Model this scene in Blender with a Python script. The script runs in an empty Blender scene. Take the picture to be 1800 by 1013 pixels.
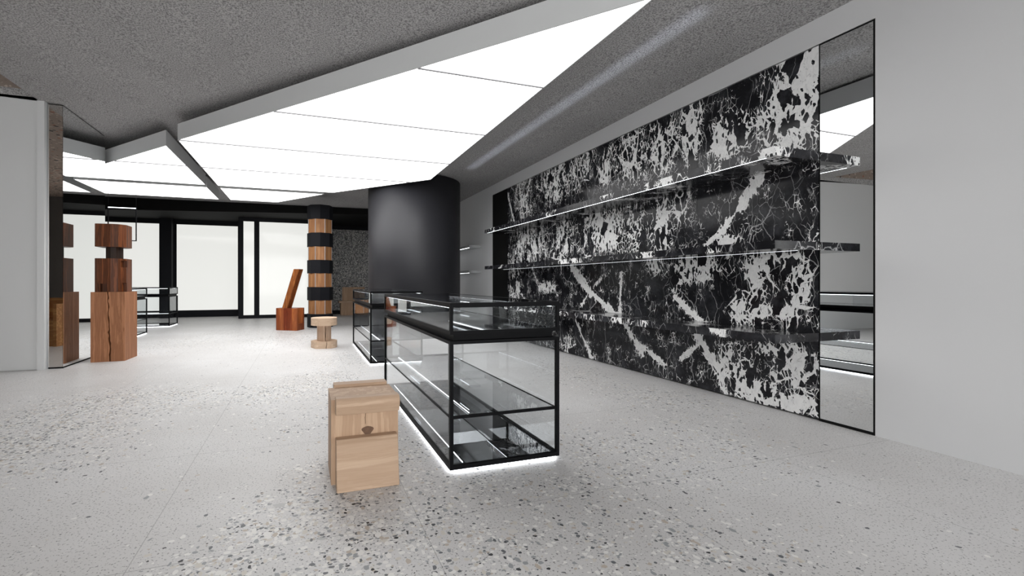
import bpy, bmesh, math, random
import numpy as np
from mathutils import Vector, Matrix

S = bpy.context.scene
C = S.collection
R = math.radians

# ------------------------------------------------------------------ camera, world, light, exposure
YAW = R(17.16)
cam_d = bpy.data.cameras.new('camera')
cam_d.sensor_fit = 'HORIZONTAL'
cam_d.sensor_width = 36.0
cam_d.lens = 14.8
cam_d.shift_x = 0.07694
cam_d.shift_y = -0.00528
cam_d.clip_start = 0.05
cam = bpy.data.objects.new('camera', cam_d)
cam.location = (0, 0, 1.05)
cam.rotation_euler = (R(90), 0, -YAW)
C.objects.link(cam)
S.camera = cam

S.view_settings.view_transform = 'Standard'
S.view_settings.look = 'None'
S.view_settings.gamma = 1.0
S.view_settings.use_curve_mapping = False
S.view_settings.exposure = 0.0

PANEL_LIGHT = 3.9       # luminous ceiling
WINDOW_LIGHT = 0.74     # backlit frosted panes
LED = 4.5

w = bpy.data.worlds.new('world')
w.use_nodes = True
w.node_tree.nodes['Background'].inputs[0].default_value = (0.8, 0.84, 0.9, 1)
w.node_tree.nodes['Background'].inputs[1].default_value = 0.15
S.world = w
try:
    S.cycles.use_denoising = True
    S.cycles.max_bounces = 16
    S.cycles.transparent_max_bounces = 32
    S.cycles.glossy_bounces = 8
    S.cycles.diffuse_bounces = 6
    S.cycles.sample_clamp_indirect = 6.0
    S.cycles.caustics_reflective = True
    S.cycles.caustics_refractive = False
except Exception:
    pass

def strip_lamp(name, loc, size, size_y, power, rot, spread=180, color=(0.9, 0.95, 1)):
    d = bpy.data.lights.new(name, 'AREA')
    d.shape = 'RECTANGLE'; d.size = size; d.size_y = size_y
    d.energy = power; d.color = color; d.spread = R(spread)
    o = bpy.data.objects.new(name, d)
    o.location = loc; o.rotation_euler = rot
    C.objects.link(o)
    return o

# added narrow lamp above the uppermost marble shelf, assumed source of the ceiling streak
FILL_LIGHT = 4.8               # glow of the added fill panes behind the camera
strip_lamp('ceiling_streak_lamp', (3.33, 4.7, 2.06), 0.02, 4.6, 0.8, (R(180), R(-25), 0), 12, (0.78, 0.86, 1))

# ------------------------------------------------------------------ materials
def mat(name):
    m = bpy.data.materials.new(name); m.use_nodes = True
    nt = m.node_tree
    return m, nt, nt.nodes, nt.links, nt.nodes['Principled BSDF']

def N(ns, t, **k):
    n = ns.new(t)
    for a, b in k.items(): setattr(n, a, b)
    return n

def mathn(nt, op, a, b=None, clamp=False):
    n = nt.nodes.new('ShaderNodeMath'); n.operation = op; n.use_clamp = clamp
    for i, x in enumerate((a, b)):
        if x is None: continue
        if isinstance(x, (int, float)): n.inputs[i].default_value = x
        else: nt.links.new(x, n.inputs[i])
    return n.outputs[0]

def smooth(nt, val, lo, hi):
    n = nt.nodes.new('ShaderNodeMapRange'); n.interpolation_type = 'SMOOTHSTEP'
    for i, x in ((0, val), (1, lo), (2, hi)):
        if isinstance(x, (int, float)): n.inputs[i].default_value = x
        else: nt.links.new(x, n.inputs[i])
    return n.outputs[0]

def mixc(nt, f, a, b):
    n = nt.nodes.new('ShaderNodeMix'); n.data_type = 'RGBA'
    for i, x in ((0, f), (6, a), (7, b)):
        if isinstance(x, (int, float)): n.inputs[i].default_value = x
        elif isinstance(x, tuple): n.inputs[i].default_value = (*x, 1)
        else: nt.links.new(x, n.inputs[i])
    return n.outputs[2]

def noise(nt, vec, scale, detail=3, rough=0.55, dist=0.0):
    n = nt.nodes.new('ShaderNodeTexNoise')
    n.inputs['Scale'].default_value = scale; n.inputs['Detail'].default_value = detail
    n.inputs['Roughness'].default_value = rough; n.inputs['Distortion'].default_value = dist
    nt.links.new(vec, n.inputs['Vector'])
    return n

def voro(nt, vec, scale, feature='F1', rnd=1.0):
    n = nt.nodes.new('ShaderNodeTexVoronoi'); n.feature = feature
    n.inputs['Scale'].default_value = scale; n.inputs['Randomness'].default_value = rnd
    nt.links.new(vec, n.inputs['Vector'])
    return n

def objco(nt, scale=(1, 1, 1), rot=(0, 0, 0), kind='Object'):
    t = nt.nodes.new('ShaderNodeTexCoord'); mp = nt.nodes.new('ShaderNodeMapping')
    mp.inputs['Scale'].default_value = scale; mp.inputs['Rotation'].default_value = rot
    nt.links.new(t.outputs[kind], mp.inputs['Vector'])
    return mp.outputs[0]

def vadd(nt, a, b):
    n = nt.nodes.new('ShaderNodeVectorMath'); n.operation = 'ADD'
    nt.links.new(a, n.inputs[0]); nt.links.new(b, n.inputs[1]); return n.outputs[0]

def vscale(nt, a, s):
    n = nt.nodes.new('ShaderNodeVectorMath'); n.operation = 'SCALE'
    nt.links.new(a, n.inputs[0])
    if isinstance(s, (int, float)): n.inputs['Scale'].default_value = s
    else: nt.links.new(s, n.inputs['Scale'])
    return n.outputs[0]

def plain(name, col, rough=0.5, metal=0.0, var=0.06, vs=6.0, spec=0.5, bump=0.0):
    m, nt, ns, ln, b = mat(name)
    v = objco(nt)
    n = noise(nt, v, vs, 4)
    a = tuple(c * (1 - var) for c in col); d = tuple(min(1, c * (1 + var)) for c in col)
    ln.new(mixc(nt, n.outputs[0], a, d), b.inputs['Base Color'])
    b.inputs['Roughness'].default_value = rough; b.inputs['Metallic'].default_value = metal
    b.inputs['Specular IOR Level'].default_value = spec
    if bump:
        bn = ns.new('ShaderNodeBump'); bn.inputs['Strength'].default_value = bump; bn.inputs['Distance'].default_value = 0.002
        ln.new(noise(nt, v, 180, 2).outputs[0], bn.inputs['Height']); ln.new(bn.outputs[0], b.inputs['Normal'])
    return m

def emit(name, col, strength, gloss=0.0):
    m, nt, ns, ln, b = mat(name)
    b.inputs['Base Color'].default_value = (*[c * 0.3 for c in col], 1)
    b.inputs['Emission Color'].default_value = (*col, 1)
    b.inputs['Emission Strength'].default_value = strength
    b.inputs['Roughness'].default_value = 0.08 if gloss else 0.6
    b.inputs['Specular IOR Level'].default_value = gloss
    return m

def wood(name, light, dark, axis=2, scale=1.0, rough=0.5, contrast=1.0, plank=None, seed=0.0):
    """grain runs along axis; plank = optional list of board colours changing across another axis"""
    m, nt, ns, ln, b = mat(name)
    sc = [20 * scale] * 3; sc[axis] = 0.9 * scale
    co = objco(nt)
    off = nt.nodes.new('ShaderNodeVectorMath'); off.operation = 'ADD'; off.inputs[1].default_value = (seed, seed * 1.7, seed * 0.6)
    ln.new(co, off.inputs[0]); co = off.outputs[0]
    wob = noise(nt, co, 3.0 * scale, 3)
    co2 = vadd(nt, co, vscale(nt, wob.outputs['Color'], 0.035 / scale))
    mp = nt.nodes.new('ShaderNodeMapping'); mp.inputs['Scale'].default_value = sc; ln.new(co2, mp.inputs['Vector'])
    g = noise(nt, mp.outputs[0], 1.0, 5, 0.62, 0.6)
    mp2 = nt.nodes.new('ShaderNodeMapping'); mp2.inputs['Scale'].default_value = [s * 7 for s in sc]; ln.new(co, mp2.inputs['Vector'])
    fine = noise(nt, mp2.outputs[0], 1.0, 3)
    ring = mathn(nt, 'FRACT', mathn(nt, 'MULTIPLY', g.outputs[0], 5.0))
    ring = smooth(nt, mathn(nt, 'ABSOLUTE', mathn(nt, 'SUBTRACT', ring, 0.5)), 0.0, 0.5)
    f = mathn(nt, 'ADD', mathn(nt, 'MULTIPLY', smooth(nt, g.outputs[0], 0.3, 0.7), 0.5),
              mathn(nt, 'ADD', mathn(nt, 'MULTIPLY', ring, 0.25), mathn(nt, 'MULTIPLY', fine.outputs[0], 0.3)))
    f = smooth(nt, f, 0.5 - 0.5 / contrast, 0.5 + 0.5 / contrast)
    col = mixc(nt, f, dark, light)
    if plank:
        sep = nt.nodes.new('ShaderNodeSeparateXYZ'); ln.new(objco(nt), sep.inputs[0])
        pa, pw, tint = plank
        idx = mathn(nt, 'FLOOR', mathn(nt, 'MULTIPLY', sep.outputs[pa], 1.0 / pw))
        wn = nt.nodes.new('ShaderNodeTexWhiteNoise'); wn.noise_dimensions = '1D'; ln.new(idx, wn.inputs['W'])
        mm = nt.nodes.new('ShaderNodeMix'); mm.data_type = 'RGBA'; mm.blend_type = 'MULTIPLY'
        ln.new(wn.outputs['Value'], mm.inputs[0]); ln.new(col, mm.inputs[6]); mm.inputs[7].default_value = (*tint, 1)
        col = mm.outputs[2]
    ln.new(col, b.inputs['Base Color'])
    b.inputs['Roughness'].default_value = rough; b.inputs['Specular IOR Level'].default_value = 0.22
    bn = ns.new('ShaderNodeBump'); bn.inputs['Strength'].default_value = 0.25; bn.inputs['Distance'].default_value = 0.002
    ln.new(f, bn.inputs['Height']); ln.new(bn.outputs[0], b.inputs['Normal'])
    return m

def glass(name, tint=(0.968, 0.975, 0.978), base=0.005):
    m, nt, ns, ln, b = mat(name)
    ns.remove(b)
    tr = ns.new('ShaderNodeBsdfTransparent'); tr.inputs[0].default_value = (*tint, 1)
    gl = ns.new('ShaderNodeBsdfGlossy'); gl.inputs['Roughness'].default_value = 0.0
    gl.inputs[0].default_value = (0.95, 0.96, 0.97, 1)
    lw = ns.new('ShaderNodeLayerWeight'); lw.inputs[0].default_value = 0.5
    p = mathn(nt, 'POWER', lw.outputs['Facing'], 5.0)
    f = mathn(nt, 'ADD', mathn(nt, 'MULTIPLY', p, 0.9 - base), base, True)
    mx = ns.new('ShaderNodeMixShader'); ln.new(f, mx.inputs[0]); ln.new(tr.outputs[0], mx.inputs[1]); ln.new(gl.outputs[0], mx.inputs[2])
    ln.new(mx.outputs[0], ns['Material Output'].inputs[0])
    return m

def mirror(name, col=(0.85, 0.86, 0.86)):
    m, nt, ns, ln, b = mat(name)
    b.inputs['Base Color'].default_value = (*col, 1); b.inputs['Metallic'].default_value = 1; b.inputs['Roughness'].default_value = 0.0
    return m

def stucco(name, col):
    m, nt, ns, ln, b = mat(name)
    v = objco(nt)
    n1 = noise(nt, v, 85, 2, 0.7); n2 = noise(nt, v, 1.2, 3)
    c = mixc(nt, smooth(nt, n1.outputs[0], 0.32, 0.62), tuple(x * 0.42 for x in col), tuple(x * 1.18 for x in col))
    mm = nt.nodes.new('ShaderNodeMix'); mm.data_type = 'RGBA'; mm.blend_type = 'MULTIPLY'; mm.inputs[0].default_value = 0.25
    ln.new(c, mm.inputs[6]); ln.new(n2.outputs[0], mm.inputs[7])
    ln.new(mm.outputs[2], b.inputs['Base Color'])
    b.inputs['Roughness'].default_value = 0.95; b.inputs['Specular IOR Level'].default_value = 0.15
    bn = ns.new('ShaderNodeBump'); bn.inputs['Strength'].default_value = 0.9; bn.inputs['Distance'].default_value = 0.006
    ln.new(n1.outputs[0], bn.inputs['Height']); ln.new(bn.outputs[0], b.inputs['Normal'])
    return m

def chips(nt, vec, scale, dens, lo, hi, seed, stretch=None):
    """pebbles: one per voronoi cell; returns mask, random colour value"""
    mp = nt.nodes.new('ShaderNodeMapping'); mp.inputs['Location'].default_value = (seed, seed * 2.3, 0)
    if stretch: mp.inputs['Scale'].default_value = stretch[0]; mp.inputs['Rotation'].default_value = (0, 0, stretch[1])
    nt.links.new(vec, mp.inputs['Vector'])
    wob = noise(nt, mp.outputs[0], scale * 0.9, 2)
    co = vadd(nt, mp.outputs[0], vscale(nt, wob.outputs['Color'], 0.55 / scale))
    v = voro(nt, co, scale, 'F1', 0.95)
    sep = nt.nodes.new('ShaderNodeSeparateColor'); nt.links.new(v.outputs['Color'], sep.inputs[0])
    r = mathn(nt, 'ADD', mathn(nt, 'MULTIPLY', sep.outputs[1], hi - lo), lo)
    inside = mathn(nt, 'LESS_THAN', v.outputs['Distance'], r)
    has = mathn(nt, 'LESS_THAN', sep.outputs[0], dens)
    return mathn(nt, 'MULTIPLY', inside, has), sep.outputs[2]

def ramp(nt, val, stops):
    n = nt.nodes.new('ShaderNodeValToRGB'); n.color_ramp.interpolation = 'CONSTANT'
    e = n.color_ramp.elements
    while len(e) < len(stops): e.new(0.5)
    for x, (p, c) in zip(e, stops): x.position = p; x.color = (*c, 1)
    nt.links.new(val, n.inputs[0]); return n.outputs[0]

PEB = [(0.0, (0.76, 0.75, 0.73)), (0.30, (0.60, 0.57, 0.52)), (0.38, (0.48, 0.42, 0.36)), (0.44, (0.30, 0.31, 0.32)),
       (0.54, (0.12, 0.125, 0.135)), (0.68, (0.04, 0.043, 0.047)), (0.86, (0.012, 0.012, 0.014))]

def terrazzo_floor():
    m, nt, ns, ln, b = mat('terrazzo_floor')
    v = objco(nt)
    at = ns.new('ShaderNodeAttribute'); at.attribute_name = 'pebbles'
    big = noise(nt, v, 0.9, 3)
    patch = noise(nt, v, 5.0, 3)
    d = mathn(nt, 'MULTIPLY', at.outputs['Fac'], mathn(nt, 'ADD', mathn(nt, 'MULTIPLY', smooth(nt, patch.outputs[0], 0.38, 0.6), 0.75), 0.35))
    base = mixc(nt, smooth(nt, big.outputs[0], 0.35, 0.68), (0.585, 0.575, 0.57), (0.655, 0.65, 0.65))
    # fine speckle everywhere
    sp = noise(nt, v, 105, 2, 0.6)
    base = mixc(nt, mathn(nt, 'MULTIPLY', smooth(nt, sp.outputs[0], 0.59, 0.66), 0.85), base, (0.14, 0.14, 0.14))
    sp2 = noise(nt, v, 140, 2, 0.6)
    base = mixc(nt, mathn(nt, 'MULTIPLY', smooth(nt, sp2.outputs[0], 0.60, 0.68), 0.7), base, (0.66, 0.65, 0.63))
    col = base
    for sc, lo, hi, k, sd, st in ((62, .28, .50, .8, 3.1, ((1, 1.5, 1), .4)), (38, .30, .54, 1.0, 0.0, ((1, 1.35, 1), -.2)),
                                  (28, .28, .5, .75, 7.7, ((1.5, 1, 1), .5))):
        mk, rv = chips(nt, v, sc, mathn(nt, 'MULTIPLY', mathn(nt, 'ADD', d, 0.008), k), lo, hi, sd, st)
        col = mixc(nt, mk, col, ramp(nt, rv, PEB))
    # a few large stones
    mk, rv = chips(nt, v, 9, mathn(nt, 'MULTIPLY', d, 0.09), .18, .34, 12.3, ((1, 1.3, 1), .9))
    col = mixc(nt, mk, col, ramp(nt, rv, [(0.0, (0.62, 0.6, 0.57)), (0.35, (0.5, 0.5, 0.5)), (0.6, (0.14, 0.14, 0.15)), (0.85, (0.07, 0.07, 0.075))]))
    # saw-cut joints of the slab grid
    sep = ns.new('ShaderNodeSeparateXYZ'); ln.new(v, sep.inputs[0])
    mask = None
    for ax, o, step in ((0, -0.617, 1.107), (1, 1.785, 1.10)):
        fr = mathn(nt, 'FRACT', mathn(nt, 'MULTIPLY', mathn(nt, 'ADD', sep.outputs[ax], 50 * step - o), 1 / step))
        e = mathn(nt, 'MINIMUM', fr, mathn(nt, 'SUBTRACT', 1.0, fr))
        l = mathn(nt, 'LESS_THAN', e, 0.0014)
        mask = l if mask is None else mathn(nt, 'MAXIMUM', mask, l)
    col = mixc(nt, mathn(nt, 'MULTIPLY', mask, 0.6), col, (0.2, 0.2, 0.2))
    ln.new(col, b.inputs['Base Color'])
    b.inputs['Roughness'].default_value = 0.42; b.inputs['Specular IOR Level'].default_value = 0.3
    return m

def aggregate(name, base, stones, scale=26, dens=0.95, rough=0.6):
    m, nt, ns, ln, b = mat(name)
    v = objco(nt)
    col = mixc(nt, noise(nt, v, 20, 3).outputs[0], base, tuple(x * 1.25 for x in base))
    for sc, sd in ((scale * 1.8, 4.0), (scale, 0.0)):
        mk, rv = chips(nt, v, sc, dens, .3, .62, sd)
        col = mixc(nt, mk, col, ramp(nt, rv, stones))
    ln.new(col, b.inputs['Base Color']); b.inputs['Roughness'].default_value = rough
    return m

def marble(name, attr=True, dens=0.45):
    """black stone broken by white calcite: breccia whose openness follows the 'veins' attribute"""
    m, nt, ns, ln, b = mat(name)
    tc = ns.new('ShaderNodeTexCoord')
    v = tc.outputs['Object']
    if attr:
        at = ns.new('ShaderNodeAttribute'); at.attribute_name = 'veins'; d = at.outputs['Fac']
        sl = ns.new('ShaderNodeAttribute'); sl.attribute_name = 'slab'
        v = vadd(nt, v, vscale(nt, sl.outputs['Vector'], 1.0))
    else:
        o5 = ns.new('ShaderNodeVectorMath'); o5.operation = 'ADD'; o5.inputs[1].default_value = (5.6, 2.4, 8.7); ln.new(v, o5.inputs[0]); v = o5.outputs[0]
        dn = noise(nt, v, 3.2, 2)
        d = mathn(nt, 'MULTIPLY', smooth(nt, dn.outputs[0], 0.5, 0.68), dens * 2)
    wob = noise(nt, v, 3.5, 4)
    wob2 = noise(nt, v, 14, 3)
    co = vadd(nt, vadd(nt, v, vscale(nt, wob.outputs['Color'], 0.14)), vscale(nt, wob2.outputs['Color'], 0.007))
    mp = ns.new('ShaderNodeMapping'); mp.inputs['Scale'].default_value = (1, 1.35, 0.62); mp.inputs['Rotation'].default_value = (R(18), 0, 0)
    ln.new(co, mp.inputs['Vector']); co = mp.outputs[0]
    jag = noise(nt, v, 7, 5, 0.62)
    dj = mathn(nt, 'ADD', d, mathn(nt, 'MULTIPLY', mathn(nt, 'SUBTRACT', jag.outputs[0], 0.52), 1.15))
    dj = mathn(nt, 'MAXIMUM', dj, 0.0)
    mask = None
    def shifted(vec, sd):
        o = ns.new('ShaderNodeVectorMath'); o.operation = 'ADD'; o.inputs[1].default_value = (sd, sd, sd); ln.new(vec, o.inputs[0]); return o.outputs[0]
    for sc, k, pw, sd in ((2.8, 0.10, 1.5, 0), (9.5, 0.19, 1.3, 3.3), (24, 0.26, 1.2, 5.1)):
        o2 = shifted(co, sd)
        e = voro(nt, o2, sc, 'DISTANCE_TO_EDGE').outputs['Distance']
        t = mathn(nt, 'MULTIPLY', mathn(nt, 'POWER', dj, pw), k)
        if sc > 5:
            gate = noise(nt, o2, sc * 0.3, 2)
            t = mathn(nt, 'MULTIPLY', t, smooth(nt, gate.outputs[0], 0.42, 0.54))
        q = smooth(nt, mathn(nt, 'SUBTRACT', t, e), 0.0, 0.010)
        mask = q if mask is None else mathn(nt, 'MAXIMUM', mask, q)
    # angular white shards between the black ones
    for sc, k, sd in ((6.0, 0.5, 21.0), (13.0, 0.55, 33.0)):
        vc = voro(nt, shifted(co, sd), sc, 'F1')
        sp = nt.nodes.new('ShaderNodeSeparateColor'); ln.new(vc.outputs['Color'], sp.inputs[0])
        q = mathn(nt, 'LESS_THAN', sp.outputs[0], mathn(nt, 'MULTIPLY', mathn(nt, 'SUBTRACT', dj, 0.34), k))
        mask = mathn(nt, 'MAXIMUM', mask, q)
    # solid white where the vein is wide open
    mask = mathn(nt, 'MAXIMUM', mask, smooth(nt, dj, 1.16, 1.19))
    # angular black fragments floating in the white
    for sc, k, sd in ((9.0, 0.08, 41.0), (19.0, 0.09, 47.0), (38.0, 0.08, 53.0)):
        vc = voro(nt, shifted(co, sd), sc, 'F1')
        sp = nt.nodes.new('ShaderNodeSeparateColor'); ln.new(vc.outputs['Color'], sp.inputs[0])
        q = mathn(nt, 'GREATER_THAN', sp.outputs[0], mathn(nt, 'ADD', 1.0 - k, mathn(nt, 'MULTIPLY', smooth(nt, d, 1.02, 1.15), k)))
        mask = mathn(nt, 'MULTIPLY', mask, mathn(nt, 'SUBTRACT', 1.0, q))
    # hairline cracks over the black ground
    hl = None
    for sc, wd, sd, g0 in ((1.9, 0.010, 2.0, 0.47), (4.2, 0.014, 6.0, 0.5), (9.0, 0.022, 9.0, 0.53)):
        o4 = shifted(co, sd)
        e = voro(nt, o4, sc, 'DISTANCE_TO_EDGE').outputs['Distance']
        q = mathn(nt, 'MULTIPLY', smooth(nt, e, wd, 0.0), smooth(nt, noise(nt, o4, 2.7, 3).outputs[0], g0, g0 + 0.1))
        hl = q if hl is None else mathn(nt, 'MAXIMUM', hl, q)
    cloud = noise(nt, v, 5, 5, 0.7)
    black = mixc(nt, smooth(nt, cloud.outputs[0], 0.4, 0.8), (0.010, 0.010, 0.012), (0.045, 0.046, 0.052))
    white = mixc(nt, noise(nt, v, 30, 4).outputs[0], (0.66, 0.66, 0.67), (0.92, 0.92, 0.91))
    fine = smooth(nt, mathn(nt, 'ABSOLUTE', mathn(nt, 'SUBTRACT', noise(nt, co, 9, 4, 0.6, 1.0).outputs[0], 0.5)), 0.008, 0.0)
    white = mixc(nt, mathn(nt, 'MULTIPLY', fine, 0.7), white, (0.2, 0.2, 0.21))
    col = mixc(nt, mathn(nt, 'MULTIPLY', hl, 0.6), black, (0.55, 0.55, 0.56))
    col = mixc(nt, mask, col, white)
    ln.new(col, b.inputs['Base Color'])
    b.inputs['Roughness'].default_value = 0.12; b.inputs['Specular IOR Level'].default_value = 0.15
    return m

M = dict(
    floor=terrazzo_floor(),
    ceiling=stucco('ceiling_stucco', (0.45, 0.442, 0.442)),
    white_wall=plain('white_wall_paint', (0.62, 0.625, 0.635), 0.55, var=0.02, vs=2),
    panel_white=plain('white_panel', (0.60, 0.61, 0.615), 0.35, var=0.015, vs=2),
    housing=plain('light_housing_paint', (0.55, 0.56, 0.565), 0.45, var=0.02),
    concrete=aggregate('brown_exposed_concrete', (0.26, 0.21, 0.18), [(0.0, (0.26, 0.21, 0.18)), (0.55, (0.5, 0.42, 0.36)), (0.8, (0.02, 0.02, 0.02)), (0.93, (0.3, 0.12, 0.07))], 14, 0.35),
    dark_wall=plain('grey_brown_plaster', (0.16, 0.155, 0.15), 0.8, var=0.05),
    agg=aggregate('grey_pebble_aggregate', (0.20, 0.20, 0.205), [(0.0, (0.68, 0.67, 0.64)), (0.35, (0.45, 0.44, 0.42)), (0.6, (0.2, 0.2, 0.2)), (0.82, (0.03, 0.03, 0.03))], 26, 0.95),
    black=plain('black_frame_metal', (0.004, 0.0042, 0.005), 0.5, var=0.1, spec=0.08),
    black_matte=plain('black_matte_paint', (0.008, 0.0085, 0.011), 0.6, var=0.1, spec=0.15),
    shadow=plain('black_recess', (0.008, 0.008, 0.008), 0.8, spec=0.1),
    column_black=plain('black_satin_column', (0.020, 0.020, 0.024), 0.5, var=0.1, spec=0.4),
    gloss_black=plain('black_glass', (0.006, 0.006, 0.008), 0.03, spec=0.6),
    steel=plain('brushed_steel', (0.6, 0.61, 0.62), 0.25, 1.0, var=0.05),
    seam=plain('seam_bar_grey', (0.30, 0.30, 0.31), 0.6, var=0.02),
    strip=plain('grey_metal_strip', (0.30, 0.29, 0.29), 0.4, 0.3, var=0.05),
    glass=glass('clear_glass'),
    mirror=mirror('mirror_glass'),
    bronze_mirror=mirror('bronze_mirror', (0.72, 0.69, 0.66)),
    dark_mirror=mirror('smoked_mirror', (0.72, 0.73, 0.75)),
    diffuser=emit('ceiling_diffuser', (1.0, 0.995, 0.99), PANEL_LIGHT),
    fill_pane=emit('added_fill_pane', (1.0, 1.0, 0.99), FILL_LIGHT, 0.5),  # added glow, unseen, brightens the foreground
    pane=emit('backlit_frosted_pane', (0.995, 1.0, 0.96), WINDOW_LIGHT, 0.3),
    glow=emit('under_glow', (0.93, 0.96, 1.0), 9.0),
    led_dim=emit('led_strip_dim', (0.93, 0.96, 1.0), 2.0),
    led=emit('led_strip', (0.93, 0.96, 1.0), LED),
    marble=marble('black_white_marble'),
    marble_shelf=marble('black_white_marble_shelf', False, 0.36),
    oak=wood('pale_oak_upright', (0.52, 0.365, 0.25), (0.37, 0.24, 0.155), 2, 1.1, 0.55, 1.1),
    oak_x=wood('pale_oak_lying', (0.53, 0.385, 0.275), (0.385, 0.26, 0.175), 0, 1.1, 0.55, 1.1, seed=3.0),
    ash=wood('bleached_ash', (0.54, 0.39, 0.285), (0.36, 0.24, 0.165), 2, 1.0, 0.6, 1.2),
    ash_x=wood('bleached_ash_lying', (0.60, 0.45, 0.33), (0.46, 0.325, 0.225), 0, 1.0, 0.6, 1.2, seed=5.0),
    chestnut=wood('chestnut_beam', (0.36, 0.16, 0.078), (0.20, 0.08, 0.035), 2, 0.9, 0.5, 1.4),
    walnut=wood('dark_walnut', (0.17, 0.05, 0.015), (0.03, 0.009, 0.003), 2, 0.8, 0.4, 1.5, seed=2.0),
    burnt=wood('charred_wood', (0.03, 0.014, 0.008), (0.008, 0.005, 0.004), 2, 1.0, 0.5),
    red=wood('red_cedar', (0.40, 0.13, 0.04), (0.2, 0.05, 0.018), 2, 1.0, 0.35, 1.4, plank=(0, 0.105, (0.45, 0.25, 0.28))),
    red_back=wood('red_cedar_back', (0.40, 0.15, 0.04), (0.13, 0.035, 0.012), 2, 1.2, 0.35, 1.6, seed=4.0, plank=(1, 0.055, (0.6, 0.4, 0.35))),
    knot=plain('brown_knot', (0.13, 0.07, 0.04), 0.7, var=0.4, vs=60),
    pine=wood('knotty_pine', (0.40, 0.20, 0.085), (0.22, 0.09, 0.035), 2, 0.6, 0.5, 1.2, seed=6.0),
    chair_wood=wood('golden_chair_wood', (0.5, 0.26, 0.10), (0.28, 0.12, 0.045), 0, 1.0, 0.4, 1.3),
)

# ------------------------------------------------------------------ mesh helpers
def box(bm, x0, x1, y0, y1, z0, z1, mi=0):
    vs = [bm.verts.new(p) for p in ((x0, y0, z0), (x1, y0, z0), (x1, y1, z0), (x0, y1, z0), (x0, y0, z1), (x1, y0, z1), (x1, y1, z1), (x0, y1, z1))]
    fs = [bm.faces.new([vs[i] for i in q]) for q in ((3, 2, 1, 0), (4, 5, 6, 7), (0, 1, 5, 4), (1, 2, 6, 5), (2, 3, 7, 6), (3, 0, 4, 7))]
    for f in fs: f.material_index = mi
    return vs

def prism(bm, poly, z0, z1, mi=0):
    """poly counter-clockwise seen from above"""
    lo = [bm.verts.new((x, y, z0)) for x, y in poly]; hi = [bm.verts.new((x, y, z1)) for x, y in poly]
    n = len(poly)
    fs = [bm.faces.new(lo[::-1]), bm.faces.new(hi)]
    for i in range(n): fs.append(bm.faces.new((lo[i], lo[(i + 1) % n], hi[(i + 1) % n], hi[i])))
    for f in fs: f.material_index = mi
    return fs

def ngon(n, r, rot=0.0, cx=0.0, cy=0.0):
    return [(cx + r * math.cos(rot + 2 * math.pi * i / n), cy + r * math.sin(rot + 2 * math.pi * i / n)) for i in range(n)]

def bevel(bm, w, seg=2, angle=30):
    es = [e for e in bm.edges if len(e.link_faces) == 2 and e.calc_face_angle(0) > R(angle)]
    bmesh.ops.bevel(bm, geom=es, offset=w, segments=seg, affect='EDGES', profile=0.5)

def obj(name, bm, mats, parent=None, smooth_faces=False, loc=None):
    me = bpy.data.meshes.new(name)
    if smooth_faces:
        for f in bm.faces: f.smooth = True
    bmesh.ops.recalc_face_normals(bm, faces=bm.faces[:])
    bm.to_mesh(me); bm.free()
    for m in (mats if isinstance(mats, (list, tuple)) else [mats]): me.materials.append(m)
    o = bpy.data.objects.new(name, me); C.objects.link(o)
    if parent: o.parent = parent
    if loc: o.location = loc
    return o

def tag(o, label, cat, group=None):
    o['label'] = label; o['category'] = cat
    if group: o['group'] = group
    return o

def thing(name, label, cat, loc=(0, 0, 0), rz=0.0, group=None):
    o = bpy.data.objects.new(name, None); C.objects.link(o)
    o.location = loc; o.rotation_euler = (0, 0, rz); o.empty_display_size = 0.1
    return tag(o, label, cat, group)

def struct(o):
    o['kind'] = 'structure'; return o

def bxo(name, dims, m, parent=None, bev=0.0, seg=2):
    bm = bmesh.new(); box(bm, *dims)
    if bev: bevel(bm, bev, seg)
    return obj(name, bm, m, parent)

def cut(o, cutter_bm):
    """boolean difference baked into o's mesh"""
    me = bpy.data.meshes.new('tmp'); bmesh.ops.recalc_face_normals(cutter_bm, faces=cutter_bm.faces[:]); cutter_bm.to_mesh(me); cutter_bm.free()
    c = bpy.data.objects.new('tmp', me); C.objects.link(c)
    c.matrix_world = Matrix.Identity(4)
    keep = o.parent; o.parent = None
    md = o.modifiers.new('b', 'BOOLEAN'); md.operation = 'DIFFERENCE'; md.object = c
    for solver in ('EXACT', 'FAST'):
        md.solver = solver
        dg = bpy.context.evaluated_depsgraph_get(); dg.update()
        nm = bpy.data.meshes.new_from_object(o.evaluated_get(dg))
        if len(nm.polygons) >= 0.7 * len(o.data.polygons): break
    else: nm = o.data.copy()
    o.modifiers.clear(); old = o.data; nm.name = old.name; o.data = nm; o.parent = keep
    bpy.data.objects.remove(c); bpy.data.meshes.remove(me)

def crack_bm(axis, pos, z0, z1, w0, w1, depth0, depth1, rnd, n=14, wob=0.012, drift=0.0):
    """jagged wedge running up z, opening on the -y side"""
    bm = bmesh.new(); rings = []
    for i in range(n + 1):
        t = i / n; z = z0 + (z1 - z0) * t
        x = pos + drift * t + rnd.uniform(-wob, wob); hw = (w0 + (w1 - w0) * t) * rnd.uniform(0.5, 1.3) / 2
        rings.append([bm.verts.new((x - hw, depth0, z)), bm.verts.new((x + hw, depth0, z)), bm.verts.new((x + rnd.uniform(-.004, .004), depth1, z))])
    for a, b in zip(rings, rings[1:]):
        for k in range(3): bm.faces.new((a[k], a[(k + 1) % 3], b[(k + 1) % 3], b[k]))
    bm.faces.new(rings[0][::-1]); bm.faces.new(rings[-1])
    return bm

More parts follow.
